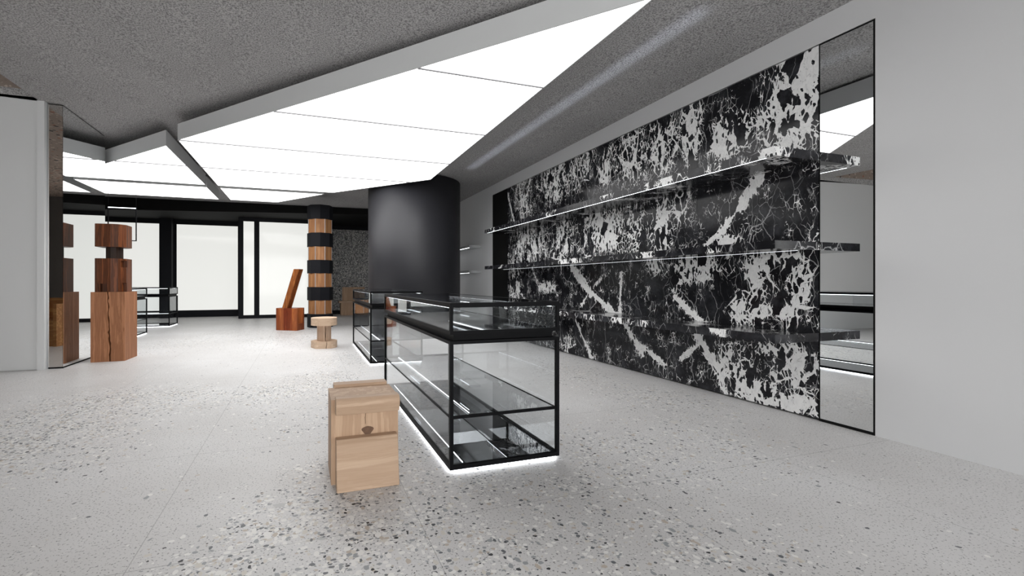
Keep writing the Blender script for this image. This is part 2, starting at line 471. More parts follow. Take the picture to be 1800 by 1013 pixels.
def dup(root, loc, rz, label, group=None):
    r = root.copy(); C.objects.link(r); r.location = loc; r.rotation_euler = (0, 0, rz); r['label'] = label
    if group: r['group'] = group
    for ch in list(root.children):
        c = ch.copy(); C.objects.link(c); c.parent = r
        for g in ch.children:
            q = g.copy(); C.objects.link(q); q.parent = c
    return r

# ------------------------------------------------------------------ room shell
XW, YB, XL, YN = 3.74, 14.4, -7.6, -3.6     # right wall, storefront, left wall, wall behind the camera
cz = lambda x: 3.062 + (XW - x) * 0.0256    # ceiling falls gently towards the marble wall

# floor with the pebble-density map (metres on the plan)
FB = [(-1.80,3.65,0.60,0.71,1.00),(-1.67,4.25,0.58,0.53,0.95),(-1.15,4.36,0.57,0.40,0.70),(-1.43,3.13,0.38,0.34,0.55),(-0.28,4.30,0.44,0.40,0.75),(0.16,4.65,0.36,0.54,0.70),(-0.05,3.36,0.39,0.35,0.22),(0.43,3.87,0.31,0.48,0.50),(-0.23,1.69,0.25,0.20,0.90),(-0.08,1.95,0.22,0.33,1.00),(0.17,1.97,0.21,0.30,1.00),(0.08,2.35,0.18,0.21,0.75),(0.25,1.68,0.20,0.30,1.00),(0.54,1.85,0.23,0.29,0.62),(0.69,1.54,0.32,0.26,0.52),(1.01,1.44,0.34,0.23,0.46),(1.37,1.37,0.32,0.26,0.46),(1.66,1.24,0.29,0.23,0.38),(1.29,1.84,0.35,0.25,0.42),(1.88,2.10,0.42,0.47,0.45),(2.56,2.19,0.46,0.50,0.28),(3.10,3.05,0.36,0.43,0.50),(3.23,2.65,0.28,0.28,0.30),(0.88,1.97,0.23,0.18,0.60),(-0.14,8.79,0.79,1.34,0.55),(-1.17,9.60,0.72,1.11,0.30),(4.15,6.25,0.58,0.84,0.50),(3.06,4.37,0.41,1.07,0.35),(0.66,5.91,0.47,0.68,0.40),(-1.98,8.51,0.61,1.29,0.35),(-1.00,13.22,1.00,1.06,0.50),(1.12,3.66,0.31,1.18,0.50),(0.62,2.49,0.14,0.70,0.50),(-2.6,3.3,.7,.5,.9)]
st = 0.08
gx = np.arange(XL - 0.2, XW + 0.3, st); gy = np.arange(YN - 0.2, YB + 0.4, st)
GX, GY = np.meshgrid(gx, gy); D = np.zeros_like(GX)
ca, sa = math.cos(YAW), math.sin(YAW)
for x, y, a, b, k in FB:
    p = (GX - x) * ca - (GY - y) * sa; q = (GX - x) * sa + (GY - y) * ca
    D = np.maximum(D, k * np.exp(-((p / a) ** 2 + (q / b) ** 2) ** 1.3))
ny, nx = GX.shape
verts = np.stack([GX.ravel(), GY.ravel(), np.zeros(GX.size)], 1)
idx = np.arange(nx * ny).reshape(ny, nx)
faces = np.stack([idx[:-1, :-1].ravel(), idx[:-1, 1:].ravel(), idx[1:, 1:].ravel(), idx[1:, :-1].ravel()], 1)
me = bpy.data.meshes.new('floor'); me.from_pydata(verts.tolist(), [], faces.tolist())
me.attributes.new('pebbles', 'FLOAT', 'POINT').data.foreach_set('value', D.ravel().astype(np.float32))
me.materials.append(M['floor'])
floor = bpy.data.objects.new('floor', me); C.objects.link(floor); struct(floor)

# ceiling: sloped slab that stops at the left wall line, deeper void beyond
bm = bmesh.new()
def slab(bm, poly, fz, th):
    lo = [bm.verts.new((x, y, fz(x))) for x, y in poly]; hi = [bm.verts.new((x, y, fz(x) + th)) for x, y in poly]
    bm.faces.new(lo[::-1]); bm.faces.new(hi)
    for i in range(len(poly)):
        j = (i + 1) % len(poly); bm.faces.new((lo[i], lo[j], hi[j], hi[i]))
slab(bm, [(-3.03, YN), (XW + 0.2, YN), (XW + 0.2, YB + 0.3), (XL, YB + 0.3), (XL, 6.24), (-3.03, 6.24)], cz, 0.12)
struct(obj('ceiling', bm, M['ceiling']))
bm = bmesh.new(); box(bm, XL, -3.02, YN, 6.4, 3.75, 3.9); struct(obj('ceiling_void', bm, M['concrete']))
bm = bmesh.new(); box(bm, XL - 0.1, -3.04, 6.27, 6.45, 3.27, 3.76)
struct(obj('wall_left_concrete', bm, M['concrete']))

# right wall in three pieces: near white, fascia over marble and mirror, far white
bm = bmesh.new()
box(bm, XW, XW + 0.15, YN, 1.86, 0, 3.3)
box(bm, XW, XW + 0.15, 1.86, 7.95, 2.862, 3.3)
box(bm, XW, XW + 0.15, 7.95, YB + 0.3, 0, 3.3)
struct(obj('wall_right', bm, M['white_wall']))
bm = bmesh.new(); box(bm, XW + 0.05, XW + 0.15, 1.86, 7.95, 0, 2.862)
struct(obj('wall_right_backing', bm, M['shadow']))
bm = bmesh.new(); box(bm, XW, XW + 0.05, 7.285, 7.95, 0.0, 2.855)
struct(obj('trim_1', bm, M['shadow']))
bm = bmesh.new(); box(bm, XL, -5.2, YN - 0.15, YN, 0, 3.9); box(bm, -5.2, XW + 0.15, YN - 0.15, YN, 2.85, 3.9); box(bm, -5.2, XW + 0.15, YN - 0.15, YN, 0, 0.15)
struct(obj('wall_near', bm, M['dark_wall']))
bm = bmesh.new(); box(bm, XL - 0.15, XL, YN, YB + 0.3, 0, 3.9); struct(obj('wall_far_left', bm, M['dark_wall']))

# white wall on the left, seen in the photo as a narrow strip with a jamb
bm = bmesh.new(); box(bm, XL, -3.056, 6.24, 6.4, 0.012, 3.275); box(bm, XL, -3.055, 6.26, 6.4, 0, 0.02)
struct(obj('wall_left', bm, M['panel_white']))
bm = bmesh.new(); box(bm, -3.045, -2.972, 6.21, 6.4, 0, cz(-3.0) - 0.002); struct(obj('trim_2', bm, M['panel_white']))
bm = bmesh.new(); box(bm, -2.97, -2.958, 6.26, 6.4, 0, cz(-3.0) - 0.002); struct(obj('trim_3', bm, M['steel']))

# storefront: black wall with windows; the entrance block stands forward
bm = bmesh.new()
zt = 2.83
px = [(XL, -7.3), (-7.3, -4.05), (-4.05, -3.66), (-3.66, -1.9), (-1.9, 0.85)]
box(bm, XL, 0.60, YB, YB + 0.25, zt, 3.5)                       # lintel
for a, b in ((XL, -7.35), (-4.04, -3.667), (-1.94, 0.60)): box(bm, a, b, YB, YB + 0.25, 0, zt)
box(bm, XL, -1.9, YB, YB + 0.25, 0, 0.19)
box(bm, -4.04, -3.72, YB - 0.22, YB, 0, 3.3)                   # pier in front
box(bm, 0.60, XW, YB, YB + 0.25, 2.83, 3.5)
struct(obj('wall_back', bm, M['black_matte']))
bm = bmesh.new(); box(bm, 0.60, XW, YB + 0.02, YB + 0.25, 0, 2.83); struct(obj('wall_back_aggregate', bm, M['agg']))
bm = bmesh.new(); box(bm, 0.60, XW, YB - 0.005, YB + 0.02, 0, 0.12); struct(obj('baseboard_back', bm, M['black_matte']))
# dropped black soffit in front of the windows
bm = bmesh.new()
fr = [(XL, 13.4), (1.73, 11.76), (XW, 11.4), (XW, YB), (XL, YB)]
lo = [bm.verts.new((x, y, 2.95)) for x, y in fr]; hi = [bm.verts.new((x, y, cz(x) + 0.02)) for x, y in fr]
bm.faces.new(lo[::-1]); bm.faces.new(hi)
for i in range(5): bm.faces.new((lo[i], lo[(i + 1) % 5], hi[(i + 1) % 5], hi[i]))
struct(obj('trim_4', bm, M['shadow']))

def window(n, x0, x1, y, z0, z1, pm='pane'):
    fw = 0.018
    bm = bmesh.new()
    box(bm, x0, x0 + fw, y - 0.01, y + 0.05, z0, z1); box(bm, x1 - fw, x1, y - 0.01, y + 0.05, z0, z1)
    box(bm, x0 + fw, x1 - fw, y - 0.01, y + 0.05, z0, z0 + fw); box(bm, x0 + fw, x1 - fw, y - 0.01, y + 0.05, z1 - fw, z1)
    o = struct(obj('window_%d' % n, bm, M['black']))
    p = bxo('pane', (x0 + fw, x1 - fw, y + 0.008, y + 0.03, z0 + fw, z1 - fw), M[pm], o)
    return o
window(1, -7.35, -4.04, YB + 0.02, 0.19, zt)
window(2, -3.667, -1.94, YB + 0.02, 0.19, zt)
# added fill behind the camera: three framed glowing panes that light the near floor
for q in range(3): window(5 + q, -5.2 + 2.98 * q, -5.2 + 2.98 * (q + 1), YN - 0.12, 0.15, 2.85, 'fill_pane')
# entrance block
YD = 13.345
bm = bmesh.new()
for a, b, z0, z1 in ((-1.80, -1.684, 0, 3.2), (-1.358, -1.252, 0, 3.2), (0.45, 0.62, 0, 3.2), (-1.684, -1.358, 2.86, 3.2), (-1.252, 0.45, 2.86, 3.2), (-1.684, -1.358, 0, 0.08), (-1.252, 0.45, 0, 0.08)):
    box(bm, a, b, YD, YD + 0.08, z0, z1)
box(bm, -1.80, -1.72, YD + 0.08, YB, 0, 3.2); box(bm, 0.54, 0.62, YD + 0.08, YB, 0, 3.2)
struct(obj('door_1', bm, M['black_matte']))
window(3, -1.684, -1.358, YD + 0.02, 0.08, 2.86)
window(4, -1.252, 0.45, YD + 0.02, 0.08, 2.86)

# ------------------------------------------------------------------ luminous ceiling
ZB, ZT = 2.868, 3.075
def clip_y(poly, y0, y1):
    def half(p, y, keep_above):
        out = []
        for i in range(len(p)):
            a, b = p[i], p[(i + 1) % len(p)]
            ia = (a[1] >= y) == keep_above; ib = (b[1] >= y) == keep_above
            if ia: out.append(a)
            if ia != ib:
                t = (y - a[1]) / (b[1] - a[1]); out.append((a[0] + t * (b[0] - a[0]), y))
        return out
    return half(half(poly, y0, True), y1, False)

def inset(poly, d):
    n = len(poly); out = []
    for i in range(n):
        p0, p1, p2 = Vector(poly[i - 1]), Vector(poly[i]), Vector(poly[(i + 1) % n])
        e1 = (p1 - p0).normalized(); e2 = (p2 - p1).normalized()
        n1 = Vector((-e1.y, e1.x)); n2 = Vector((-e2.y, e2.x))
        k = (n1 + n2); s = k.dot(n1)
        out.append(tuple(p1 + k * (d / max(s, 0.2))))
    return out

def light_box(label, poly, seams, zb=ZB):
    t = thing('ceiling_light', label, 'ceiling light', (0, 0, zb), group='luminous ceiling boxes')
    bm = bmesh.new()
    inn = inset(poly, 0.008)
    n = len(poly); z1 = ZT - zb
    A = [bm.verts.new((x, y, 0)) for x, y in poly]; B = [bm.verts.new((x, y, z1)) for x, y in poly]
    I = [bm.verts.new((x, y, 0)) for x, y in inn]; J = [bm.verts.new((x, y, 0.03)) for x, y in inn]
    for i in range(n):
        j = (i + 1) % n
        bm.faces.new((A[i], A[j], B[j], B[i])); bm.faces.new((A[i], I[i], I[j], A[j])); bm.faces.new((I[i], J[i], J[j], I[j]))
    bm.faces.new(B); bm.faces.new(J[::-1])
    obj('housing', bm, M['housing'], t)
    for y0, y1 in zip(seams, seams[1:]):
        p = clip_y(inn, y0 + 0.006, y1 - 0.006)
        if len(p) < 3: continue
        bm = bmesh.new(); prism(bm, p, 0.004, 0.02); obj('diffuser', bm, M['diffuser'], t)
    for y in seams[1:-1]:
        p = clip_y(inn, y - 0.004 - 0.0016 * y, y + 0.004 + 0.0016 * y)
        if len(p) >= 3:
            bm = bmesh.new(); prism(bm, p, -0.006, 0.022); obj('seam_bar', bm, M['seam'], t)
    return t
SE = [-9, 3.445, 4.765, 6.085, 7.405, 8.735]
light_box('largest luminous ceiling box with five white diffusers beside the marble wall', [(-1.53, 6.09), (2.145, 2.13), (2.15, 7.11), (0.575, 8.735), (-1.53, 8.735)], SE)
light_box('short luminous ceiling strip behind the largest box, nearer the black column', [(-1.53, 8.94), (0.41, 8.94), (-0.555, 10.15), (-1.53, 10.15)], [8, 11])
light_box('luminous ceiling box on the left whose corner points at the large one', [(-1.735, 6.37), (-1.735, 8.735), (-3.93, 8.735)], SE)
light_box('long luminous ceiling strip on the left along the black window header', [(-1.755, 8.94), (-1.755, 10.17), (-5.5, 10.17), (-4.15, 8.94)], [8, 11])

# ------------------------------------------------------------------ marble wall
MB=[(2.40,2.48,0.21,0.41,1.00),(2.24,2.73,0.08,0.17,1.00),(2.60,2.49,0.06,0.19,0.80),(2.90,2.40,0.20,0.21,0.75),(3.29,2.61,0.12,0.32,0.85),(3.64,2.55,0.20,0.34,0.60),(4.10,2.59,0.33,0.37,0.62),(4.58,2.51,0.15,0.22,0.70),(5.07,2.71,0.32,0.36,0.50),(5.70,2.66,0.47,0.35,0.62),(6.68,2.59,0.32,0.46,0.50),(6.48,1.76,0.50,0.39,0.62),(5.55,1.67,0.33,0.35,0.60),(4.65,1.70,0.45,0.31,0.80),(4.08,1.71,0.16,0.34,0.60),(3.68,1.69,0.15,0.34,0.75),(3.42,1.86,0.11,0.24,0.55),(2.90,1.43,0.10,0.05,1.30),(3.74,1.25,0.10,0.11,1.00),(3.26,1.19,0.24,0.13,1.00),(3.46,1.03,0.07,0.18,0.60),(2.65,1.13,0.14,0.22,0.72),(2.80,0.81,0.09,0.14,0.80),(2.45,1.25,0.17,0.09,0.85),(2.65,0.81,0.12,0.12,0.70),(2.30,1.04,0.11,0.22,0.62),(2.40,0.76,0.08,0.10,0.80),(5.34,0.06,0.17,0.21,0.50),(2.85,0.31,0.15,0.18,0.72),(2.47,0.50,0.19,0.14,0.75),(2.34,0.36,0.18,0.16,0.80),(2.65,0.10,0.24,0.11,0.85),(2.34,0.09,0.22,0.07,0.90),(6.99,1.02,0.22,0.63,0.55),(2.22,1.39,0.08,0.13,0.30),(5.94,0.98,0.23,0.09,1.00)]
MS=[(2.62,1.96,2.80,1.72,0.045,1.5),(2.80,1.72,3.00,1.49,0.030,1.4),(3.00,1.51,3.13,1.41,0.020,1.2),(5.28,1.29,4.82,0.87,0.050,1.4),(4.82,0.91,4.34,0.63,0.045,1.5),(4.44,1.24,4.94,0.87,0.020,1.1),(5.07,0.70,4.88,0.91,0.025,1.2),(4.27,1.17,4.29,0.64,0.020,1.2),(3.49,0.90,3.22,0.69,0.032,1.5),(3.22,0.69,3.07,0.65,0.020,1.2),(5.17,0.49,4.82,0.02,0.030,1.2),(4.19,0.53,3.92,0.21,0.035,1.3),(3.92,0.30,3.62,0.17,0.030,1.2),(3.21,0.51,3.00,0.23,0.040,1.4),(3.00,0.23,2.93,0.03,0.030,1.2),(3.18,0.47,3.42,0.25,0.020,1.2),(6.39,1.31,6.15,0.97,0.025,1.1),(7.11,1.12,6.58,0.72,0.020,1.0),(7.34,2.88,6.99,2.12,0.020,1.0),(6.39,2.87,6.78,2.45,0.025,1.0)]
def vein_density(Y, Z):
    d = np.full_like(Y, 0.10)
    for y, z, a, b, k in MB:
        d = np.maximum(d, k * np.exp(-(((Y - y) / (a * 1.1)) ** 2 + ((Z - z) / (b * 1.1)) ** 2) ** 1.6))
    for y0, z0, y1, z1, hw, k in MS:
        dx, dz = y1 - y0, z1 - z0
        t = np.clip(((Y - y0) * dx + (Z - z0) * dz) / (dx * dx + dz * dz), 0, 1)
        r = np.hypot(Y - y0 - t * dx, Z - z0 - t * dz)
        d = np.maximum(d, k * np.exp(-(r / (hw * 1.15)) ** 2.2))
    return d

rng = random.Random(5)
t = thing('marble_wall_cladding', 'black and white veined marble slab wall behind three shelves', 'wall panel', (XW, 0, 0))
YE = [2.19, 3.22, 4.26, 5.24, 6.26, 7.28]; ZE = [0.012, 0.637, 1.325, 2.005, 2.852]
for i in range(5):
    for j in range(4):
        y0, y1, z0, z1 = YE[i] + 0.001, YE[i + 1] - 0.001, ZE[j] + 0.0005, ZE[j + 1] - 0.0005
        n, k = int((y1 - y0) / 0.016), int((z1 - z0) / 0.016)
        Y, Z = np.meshgrid(np.linspace(y0, y1, n), np.linspace(z0, z1, k))
        V = np.stack([np.full(Y.size, -0.0), Y.ravel(), Z.ravel()], 1)
        id_ = np.arange(n * k).reshape(k, n)
        F = np.stack([id_[:-1, :-1].ravel(), id_[1:, :-1].ravel(), id_[1:, 1:].ravel(), id_[:-1, 1:].ravel()], 1).tolist()
        # edges and back so that every slab is a real 2 cm plate
        b4 = len(V); cor = [(0.02, y0, z0), (0.02, y1, z0), (0.02, y1, z1), (0.02, y0, z1)]
        V = V.tolist() + cor
        bot = id_[0].tolist(); top = id_[-1].tolist(); lef = id_[:, 0].tolist(); rig = id_[:, -1].tolist()
        F += [bot + [b4 + 1, b4], [b4 + 3, b4 + 2] + top[::-1], lef[::-1] + [b4, b4 + 3], [b4 + 2, b4 + 1] + rig, [b4, b4 + 1, b4 + 2, b4 + 3]]
        m2 = bpy.data.meshes.new('slab'); m2.from_pydata(V, [], F)
        dd = np.concatenate([vein_density(Y, Z).ravel(), np.full(4, 0.1)]).astype(np.float32)
        m2.attributes.new('veins', 'FLOAT', 'POINT').data.foreach_set('value', dd)
        off = (rng.uniform(-9, 9), rng.uniform(-9, 9), rng.uniform(-9, 9))
        m2.attributes.new('slab', 'FLOAT_VECTOR', 'POINT').data.foreach_set('vector', np.tile(np.array(off, np.float32), len(V)))
        m2.materials.append(M['marble'])
        o = bpy.data.objects.new('slab', m2); C.objects.link(o); o.parent = t

def marble_shelf(z0, z1, label, leds, oy):
    s = thing('marble_shelf', label, 'shelf', (0, 0, z0), group='marble shelves')
    h = z1 - z0
    bm = bmesh.new(); box(bm, 3.268, XW - 0.0015, 2.186 - oy, 7.295 - oy, 0, h); bevel(bm, 0.002, 1)
    o = obj('slab', bm, M['marble_shelf'], s, False, (0, oy, 0))
    for x, lm in leds:
        bm = bmesh.new(); box(bm, x, x + 0.007, 2.26, 7.22, -0.001, 0.0); obj('led_strip', bm, M[lm], s)
    return s
marble_shelf(1.975, 2.043, 'uppermost marble shelf with a light strip under its front edge', [(3.285, 'led')], 13.3)
marble_shelf(1.297, 1.358, 'middle marble shelf at eye height on the veined wall', [(3.62, 'led_dim')], 29.7)
marble_shelf(0.605, 0.669, 'lowest marble shelf at knee height on the veined wall', [(3.62, 'led_dim')], 47.1)

# mirror right of the marble
t = thing('wall_mirror', 'tall frameless wall mirror at the near end of the marble wall', 'mirror', (XW, 0, 0))
bxo('mirror_glass', (-0.002, 0.02, 1.87, 2.180, 0.022, 2.846), M['mirror'], t)
bxo('backing_edge', (0.0, 0.03, 1.862, 2.188, 0.0, 2.858), M['shadow'], t)

# ------------------------------------------------------------------ mirrored pillar
t = thing('mirror_pillar', 'tall narrow pillar clad in mirror beside the wooden pedestal', 'mirror', (-2.884, 6.83, 0))
bxo('core', (-0.070, 0.070, -0.562, 0.565, 0.0, 3.225), M['shadow'], t)
bxo('front_mirror', (-0.073, 0.073, -0.57, -0.562, 0.02, 3.215), M['bronze_mirror'], t)
bxo('side_mirror', (0.070, 0.076, -0.57, 0.57, 0.02, 3.215), M['mirror'], t)

# ------------------------------------------------------------------ black round column
t = bmesh.new(); prism(t, ngon(96, 0.95), 0, cz(2.21 + 0.9) - 0.0)
for f in t.faces:
    if abs(f.normal.z) < 0.5: f.smooth = True
o = obj('round_column', t, M['column_black'], None, False, (2.21, 8.485, 0))
for p in o.data.polygons: p.use_smooth = len(p.vertices) == 4
tag(o, 'thick round black column standing behind the glass display cases', 'column')

# ------------------------------------------------------------------ glass display cases
def vitrine(label, loc, rz):
    W, L = 0.69, 1.96
    t = thing('display_case', label, 'display case', loc, rz, 'black framed glass display cases')
    f = 0.02
    def frame(bm, z0, z1, b, x0=0, x1=W, y0=0, y1=L, tb=None, bb=None):
        tb = tb or b; bb = bb or b
        for x, y in ((x0, y0), (x1 - b, y0), (x0, y1 - b), (x1 - b, y1 - b)): box(bm, x, x + b, y, y + b, z0 + bb, z1 - tb)
        for za, zb in ((z0, z0 + bb), (z1 - tb, z1)):
            box(bm, x0, x1, y0, y0 + b, za, zb); box(bm, x0, x1, y1 - b, y1, za, zb)
            box(bm, x0, x0 + b, y0 + b, y1 - b, za, zb); box(bm, x1 - b, x1, y0 + b, y1 - b, za, zb)
    bm = bmesh.new(); frame(bm, 0.763, 0.938, 0.018, tb=0.026, bb=0.020); obj('case_frame', bm, M['black'], t)
    bxo('case_top_glass', (0.018, W - 0.018, 0.018, L - 0.018, 0.931, 0.937), M['glass'], t)
    for d in ((0.018, W - 0.018, 0.006, 0.012, 0.783, 0.912), (0.018, W - 0.018, L - 0.012, L - 0.006, 0.783, 0.912),
              (0.006, 0.012, 0.018, L - 0.018, 0.783, 0.912), (W - 0.012, W - 0.006, 0.018, L - 0.018, 0.783, 0.912)):
        bxo('case_side_glass', d, M['glass'], t)
    bxo('case_divider', (0.02, W - 0.02, 1.02, 1.026, 0.784, 0.91), M['glass'], t)
    bxo('case_floor', (0.02, W - 0.02, 0.02, L - 0.02, 0.770, 0.782), M['gloss_black'], t)
    bxo('tray', (0.03, W - 0.03, 0.03, L - 0.03, 0.727, 0.763), M['black'], t)
    bm = bmesh.new(); frame(bm, 0.018, 0.727, 0.02, tb=0.018, bb=0.024); obj('stand_frame', bm, M['black'], t)
    bxo('stand_top', (0.02, W - 0.02, 0.02, L - 0.02, 0.713, 0.726), M['gloss_black'], t)
    bm = bmesh.new()
    for y in (0.003, L - 0.015): box(bm, 0.02, W - 0.02, y, y + 0.012, 0.297, 0.313)
    for x in (0.003, W - 0.015): box(bm, x, x + 0.008, 0.02, L - 0.02, 0.300, 0.306)
    obj('shelf_bar', bm, M['black'], t)
    bxo('shelf_glass', (0.02, W - 0.02, 0.02, L - 0.02, 0.303, 0.309), M['glass'], t)
    for d in ((0.02, W - 0.02, 0.016, 0.020, 0.042, 0.709), (0.02, W - 0.02, L - 0.02, L - 0.016, 0.042, 0.709),
              (0.010, 0.014, 0.02, L - 0.02, 0.042, 0.709), (W - 0.014, W - 0.010, 0.02, L - 0.02, 0.042, 0.709)):
        bxo('stand_side_glass', d, M['glass'], t)
    bxo('mirrored_base', (0.02, W - 0.02, 0.02, L - 0.02, 0.022, 0.034), M['dark_mirror'], t)
    # light strips: in the case, under the shelf edge, along the base and the glow under the plinth
    for d in ((0.022, 0.030, 0.05, L - 0.05, 0.906, 0.911), (W - 0.030, W - 0.022, 0.05, L - 0.05, 0.906, 0.911),
              (0.13, 0.1335, 0.05, L - 0.05, 0.309, 0.311), (0.09, 0.0935, 0.05, L - 0.05, 0.034, 0.036)):
        bxo('led_strip', d, M['led'], t)
    bm = bmesh.new()
    for x in (0.010, W - 0.018): box(bm, x, x + 0.008, 0.02, L - 0.02, 0.008, 0.017)
    for y in (0.010, L - 0.018): box(bm, 0.02, W - 0.02, y, y + 0.008, 0.008, 0.017)
    obj('under_glow_strip', bm, M['glow'], t)
    bxo('plinth', (0.05, W - 0.05, 0.05, L - 0.05, 0.0, 0.022), M['black'], t)
    return t
v1 = vitrine('nearest glass display case with black frame beside the stacked oak stool', (0.769, 2.176, 0), 0)
GR = 'black framed glass display cases'
dup(v1, (0.812, 5.34, 0), 0, 'glass display case standing between the near case and the black column', GR)
dup(v1, (-3.76, 8.07, 0), 0, 'glass display case partly hidden behind the wooden pedestal', GR)
dup(v1, (-3.02, 11.35, 0), R(90), 'farthest glass display case, standing crosswise before the dark window pier', GR)

# ------------------------------------------------------------------ hanging rail frame
t = thing('hanging_rail', 'thin black hanging rectangle with a lit top bar above the wooden totem', 'hanging rail', (-3.15, 9.0, 1.81))
bm = bmesh.new(); box(bm, -0.225, -0.21, -0.008, 0.008, 0.0, 0.60); box(bm, 0.21, 0.225, -0.008, 0.008, 0.0, 0.60)
box(bm, -0.21, 0.21, -0.008, 0.008, 0.0, 0.015); box(bm, -0.225, 0.225, -0.008, 0.008, 0.60, 0.612)
obj('frame', bm, M['black'], t)
bxo('led_strip', (-0.215, 0.215, -0.012, -0.008, 0.595, 0.608), M['led'], t)
for x in (-0.217, 0.217):
    bxo('suspension_rod', (x - 0.0012, x + 0.0012, -0.0012, 0.0012, 0.612, cz(-3.15 + x) - 1.81), M['black'], t)

# ------------------------------------------------------------------ foreground stool of stacked blocks
rnd = random.Random(11)
t = thing('block_stool', 'pale oak stool of stacked blocks in front of the glass display case', 'stool', (0.315, 2.37, 0))
bm = bmesh.new(); box(bm, -0.177, 0.177, -0.13, 0.13, 0.0, 0.440); bevel(bm, 0.005)
core = obj('core_block', bm, M['oak'], None)
cut(core, crack_bm(2, 0.0, 0.30, 0.385, 0.003, 0.006, -0.14, -0.09, rnd, 5, 0.003))
core.parent = t
def slabp(name, x0, x1, y0, y1, z0, z1, m, rx=0.0, rzz=0.0, bev=0.006):
    bm = bmesh.new(); box(bm, x0, x1, y0, y1, z0, z1); bevel(bm, bev)
    bmesh.ops.rotate(bm, verts=bm.verts, cent=((x0 + x1) / 2, y1, z0), matrix=Matrix.Rotation(rzz, 3, 'Y') @ Matrix.Rotation(rx, 3, 'X'))
    return obj(name, bm, m, t)
def profile(name, x0, x1, prof, m):
    # side profile (y, z) drawn out across the stool's width
    bm = bmesh.new(); a = [bm.verts.new((x0, y, z)) for y, z in prof]; b = [bm.verts.new((x1, y, z)) for y, z in prof]
    bm.faces.new(a); bm.faces.new(b[::-1])
    for q in range(len(prof)):
        k = (q + 1) % len(prof); bm.faces.new((a[q], b[q], b[k], a[k]))
    bmesh.ops.recalc_face_normals(bm, faces=bm.faces[:]); bevel(bm, 0.005, 2, 14)
    return obj(name, bm, m, t)
profile('lower_front_slab', -0.156, 0.163, [(-0.13, 0.0), (-0.234, 0.0), (-0.222, 0.05), (-0.210, 0.12), (-0.204, 0.19), (-0.196, 0.225), (-0.176, 0.247), (-0.13, 0.247)], M['oak_x'])
profile('upper_front_bar', -0.158, 0.172, [(-0.13, 0.372), (-0.186, 0.372), (-0.206, 0.424), (-0.198, 0.446), (-0.184, 0.458), (-0.13, 0.458)], M['oak_x'])
slabp('upper_rear_bar', -0.145, 0.165, 0.13, 0.20, 0.36, 0.456, M['oak_x'])
slabp('lower_rear_slab', -0.15, 0.16, 0.13, 0.22, 0.0, 0.26, M['oak_x'])
bm = bmesh.new(); prism(bm, [(0.03 * math.cos(a) * (1 + 0.2 * math.sin(3 * a)), 0.022 * math.sin(a)) for a in [i * math.pi / 9 for i in range(18)]], 0, 0.002)
bmesh.ops.rotate(bm, verts=bm.verts, cent=(0, 0, 0), matrix=Matrix.Rotation(R(90), 3, 'X'))
bmesh.ops.translate(bm, verts=bm.verts, vec=(0.012, -0.1305, 0.266))
obj('knot', bm, M['knot'], t)

# ------------------------------------------------------------------ round stool
t = thing('round_stool', 'round spool-shaped ash stool with a split leg, before the banded totem', 'stool', (0.325, 7.07, 0))
def disc(r, z0, z1, m, flats, name):
    pts = []
    for i in range(40):
        a = 2 * math.pi * i / 40; rr = r
        for fa, fd in flats:
            c_ = math.cos(a - fa)
            if c_ > 0: rr = min(rr, fd / c_)
        pts.append((rr * math.cos(a), rr * math.sin(a)))
    bm = bmesh.new(); prism(bm, pts, z0, z1); bevel(bm, 0.006, 2, 50)
    return obj(name, bm, m, None)
base = disc(0.208, 0, 0.108, M['ash_x'], [(R(-95), 0.185), (R(200), 0.19)], 'base')
cut(base, crack_bm(2, 0.03, -0.01, 0.12, 0.022, 0.010, -0.24, -0.12, rnd, 6, 0.006)); base.parent = t
leg = disc(0.112, 0.108, 0.362, M['ash'], [(R(-120), 0.10), (R(-40), 0.10)], 'leg')
cut(leg, crack_bm(2, 0.016, 0.10, 0.37, 0.022, 0.012, -0.14, -0.04, rnd, 8, 0.004)); leg.parent = t
seat = disc(0.206, 0.362, 0.482, M['ash_x'], [(R(-90), 0.192)], 'seat')
cut(seat, crack_bm(2, 0.03, 0.35, 0.49, 0.002, 0.004, -0.24, -0.15, rnd, 6, 0.008)); seat.parent = t

# ------------------------------------------------------------------ pedestal and the carved totem on it
bm = bmesh.new(); prism(bm, [(-0.197, -0.198), (0.182, -0.182), (0.197, 0.208), (-0.19, 0.2)], 0, 0.925); bevel(bm, 0.004)
ped = obj('pedestal', bm, M['chestnut'], None)
cut(ped, crack_bm(2, 0.02, -0.02, 0.95, 0.03, 0.016, -0.23, -0.03, rnd, 26, 0.006, -0.03))
ped.location = (-2.468, 6.798, 0)
tag(ped, 'chestnut beam pedestal with a long crack, under the dark carved totem', 'pedestal')
t = thing('carved_totem', 'dark walnut totem of two blocks and a neck, on the cracked pedestal', 'sculpture', (-2.468, 6.798, 0.926))
def chunk(name, h, z, w, notches):
    c_ = w * 0.42
    poly = [(-w + c_ * .3, -w), (w * .1, -w * 1.06), (w - c_, -w), (w, -w + c_), (w, w - c_), (w - c_, w), (-w + c_, w), (-w, w - c_), (-w, -w + c_ * .3)]
    bm = bmesh.new(); fs = prism(bm, poly, z, z + h)
    for f in bm.faces:
        if f.normal.x > 0.4 and f.normal.y < -0.3 or f.normal.x > 0.9: f.material_index = 1
    bevel(bm, 0.014, 3)
    o = obj(name, bm, [M['walnut'], M['burnt']], None)
    for d in notches:
        cb = bmesh.new(); box(cb, *d); cut(o, cb)
    o.parent = t
    return o
chunk('lower_block', 0.447, 0.0, 0.170, [(-0.10, -0.02, -0.2, -0.12, -0.01, 0.11), (0.13, 0.2, -0.2, -0.08, -0.01, 0.12), (0.12, 0.2, -0.2, -0.07, 0.33, 0.42)])
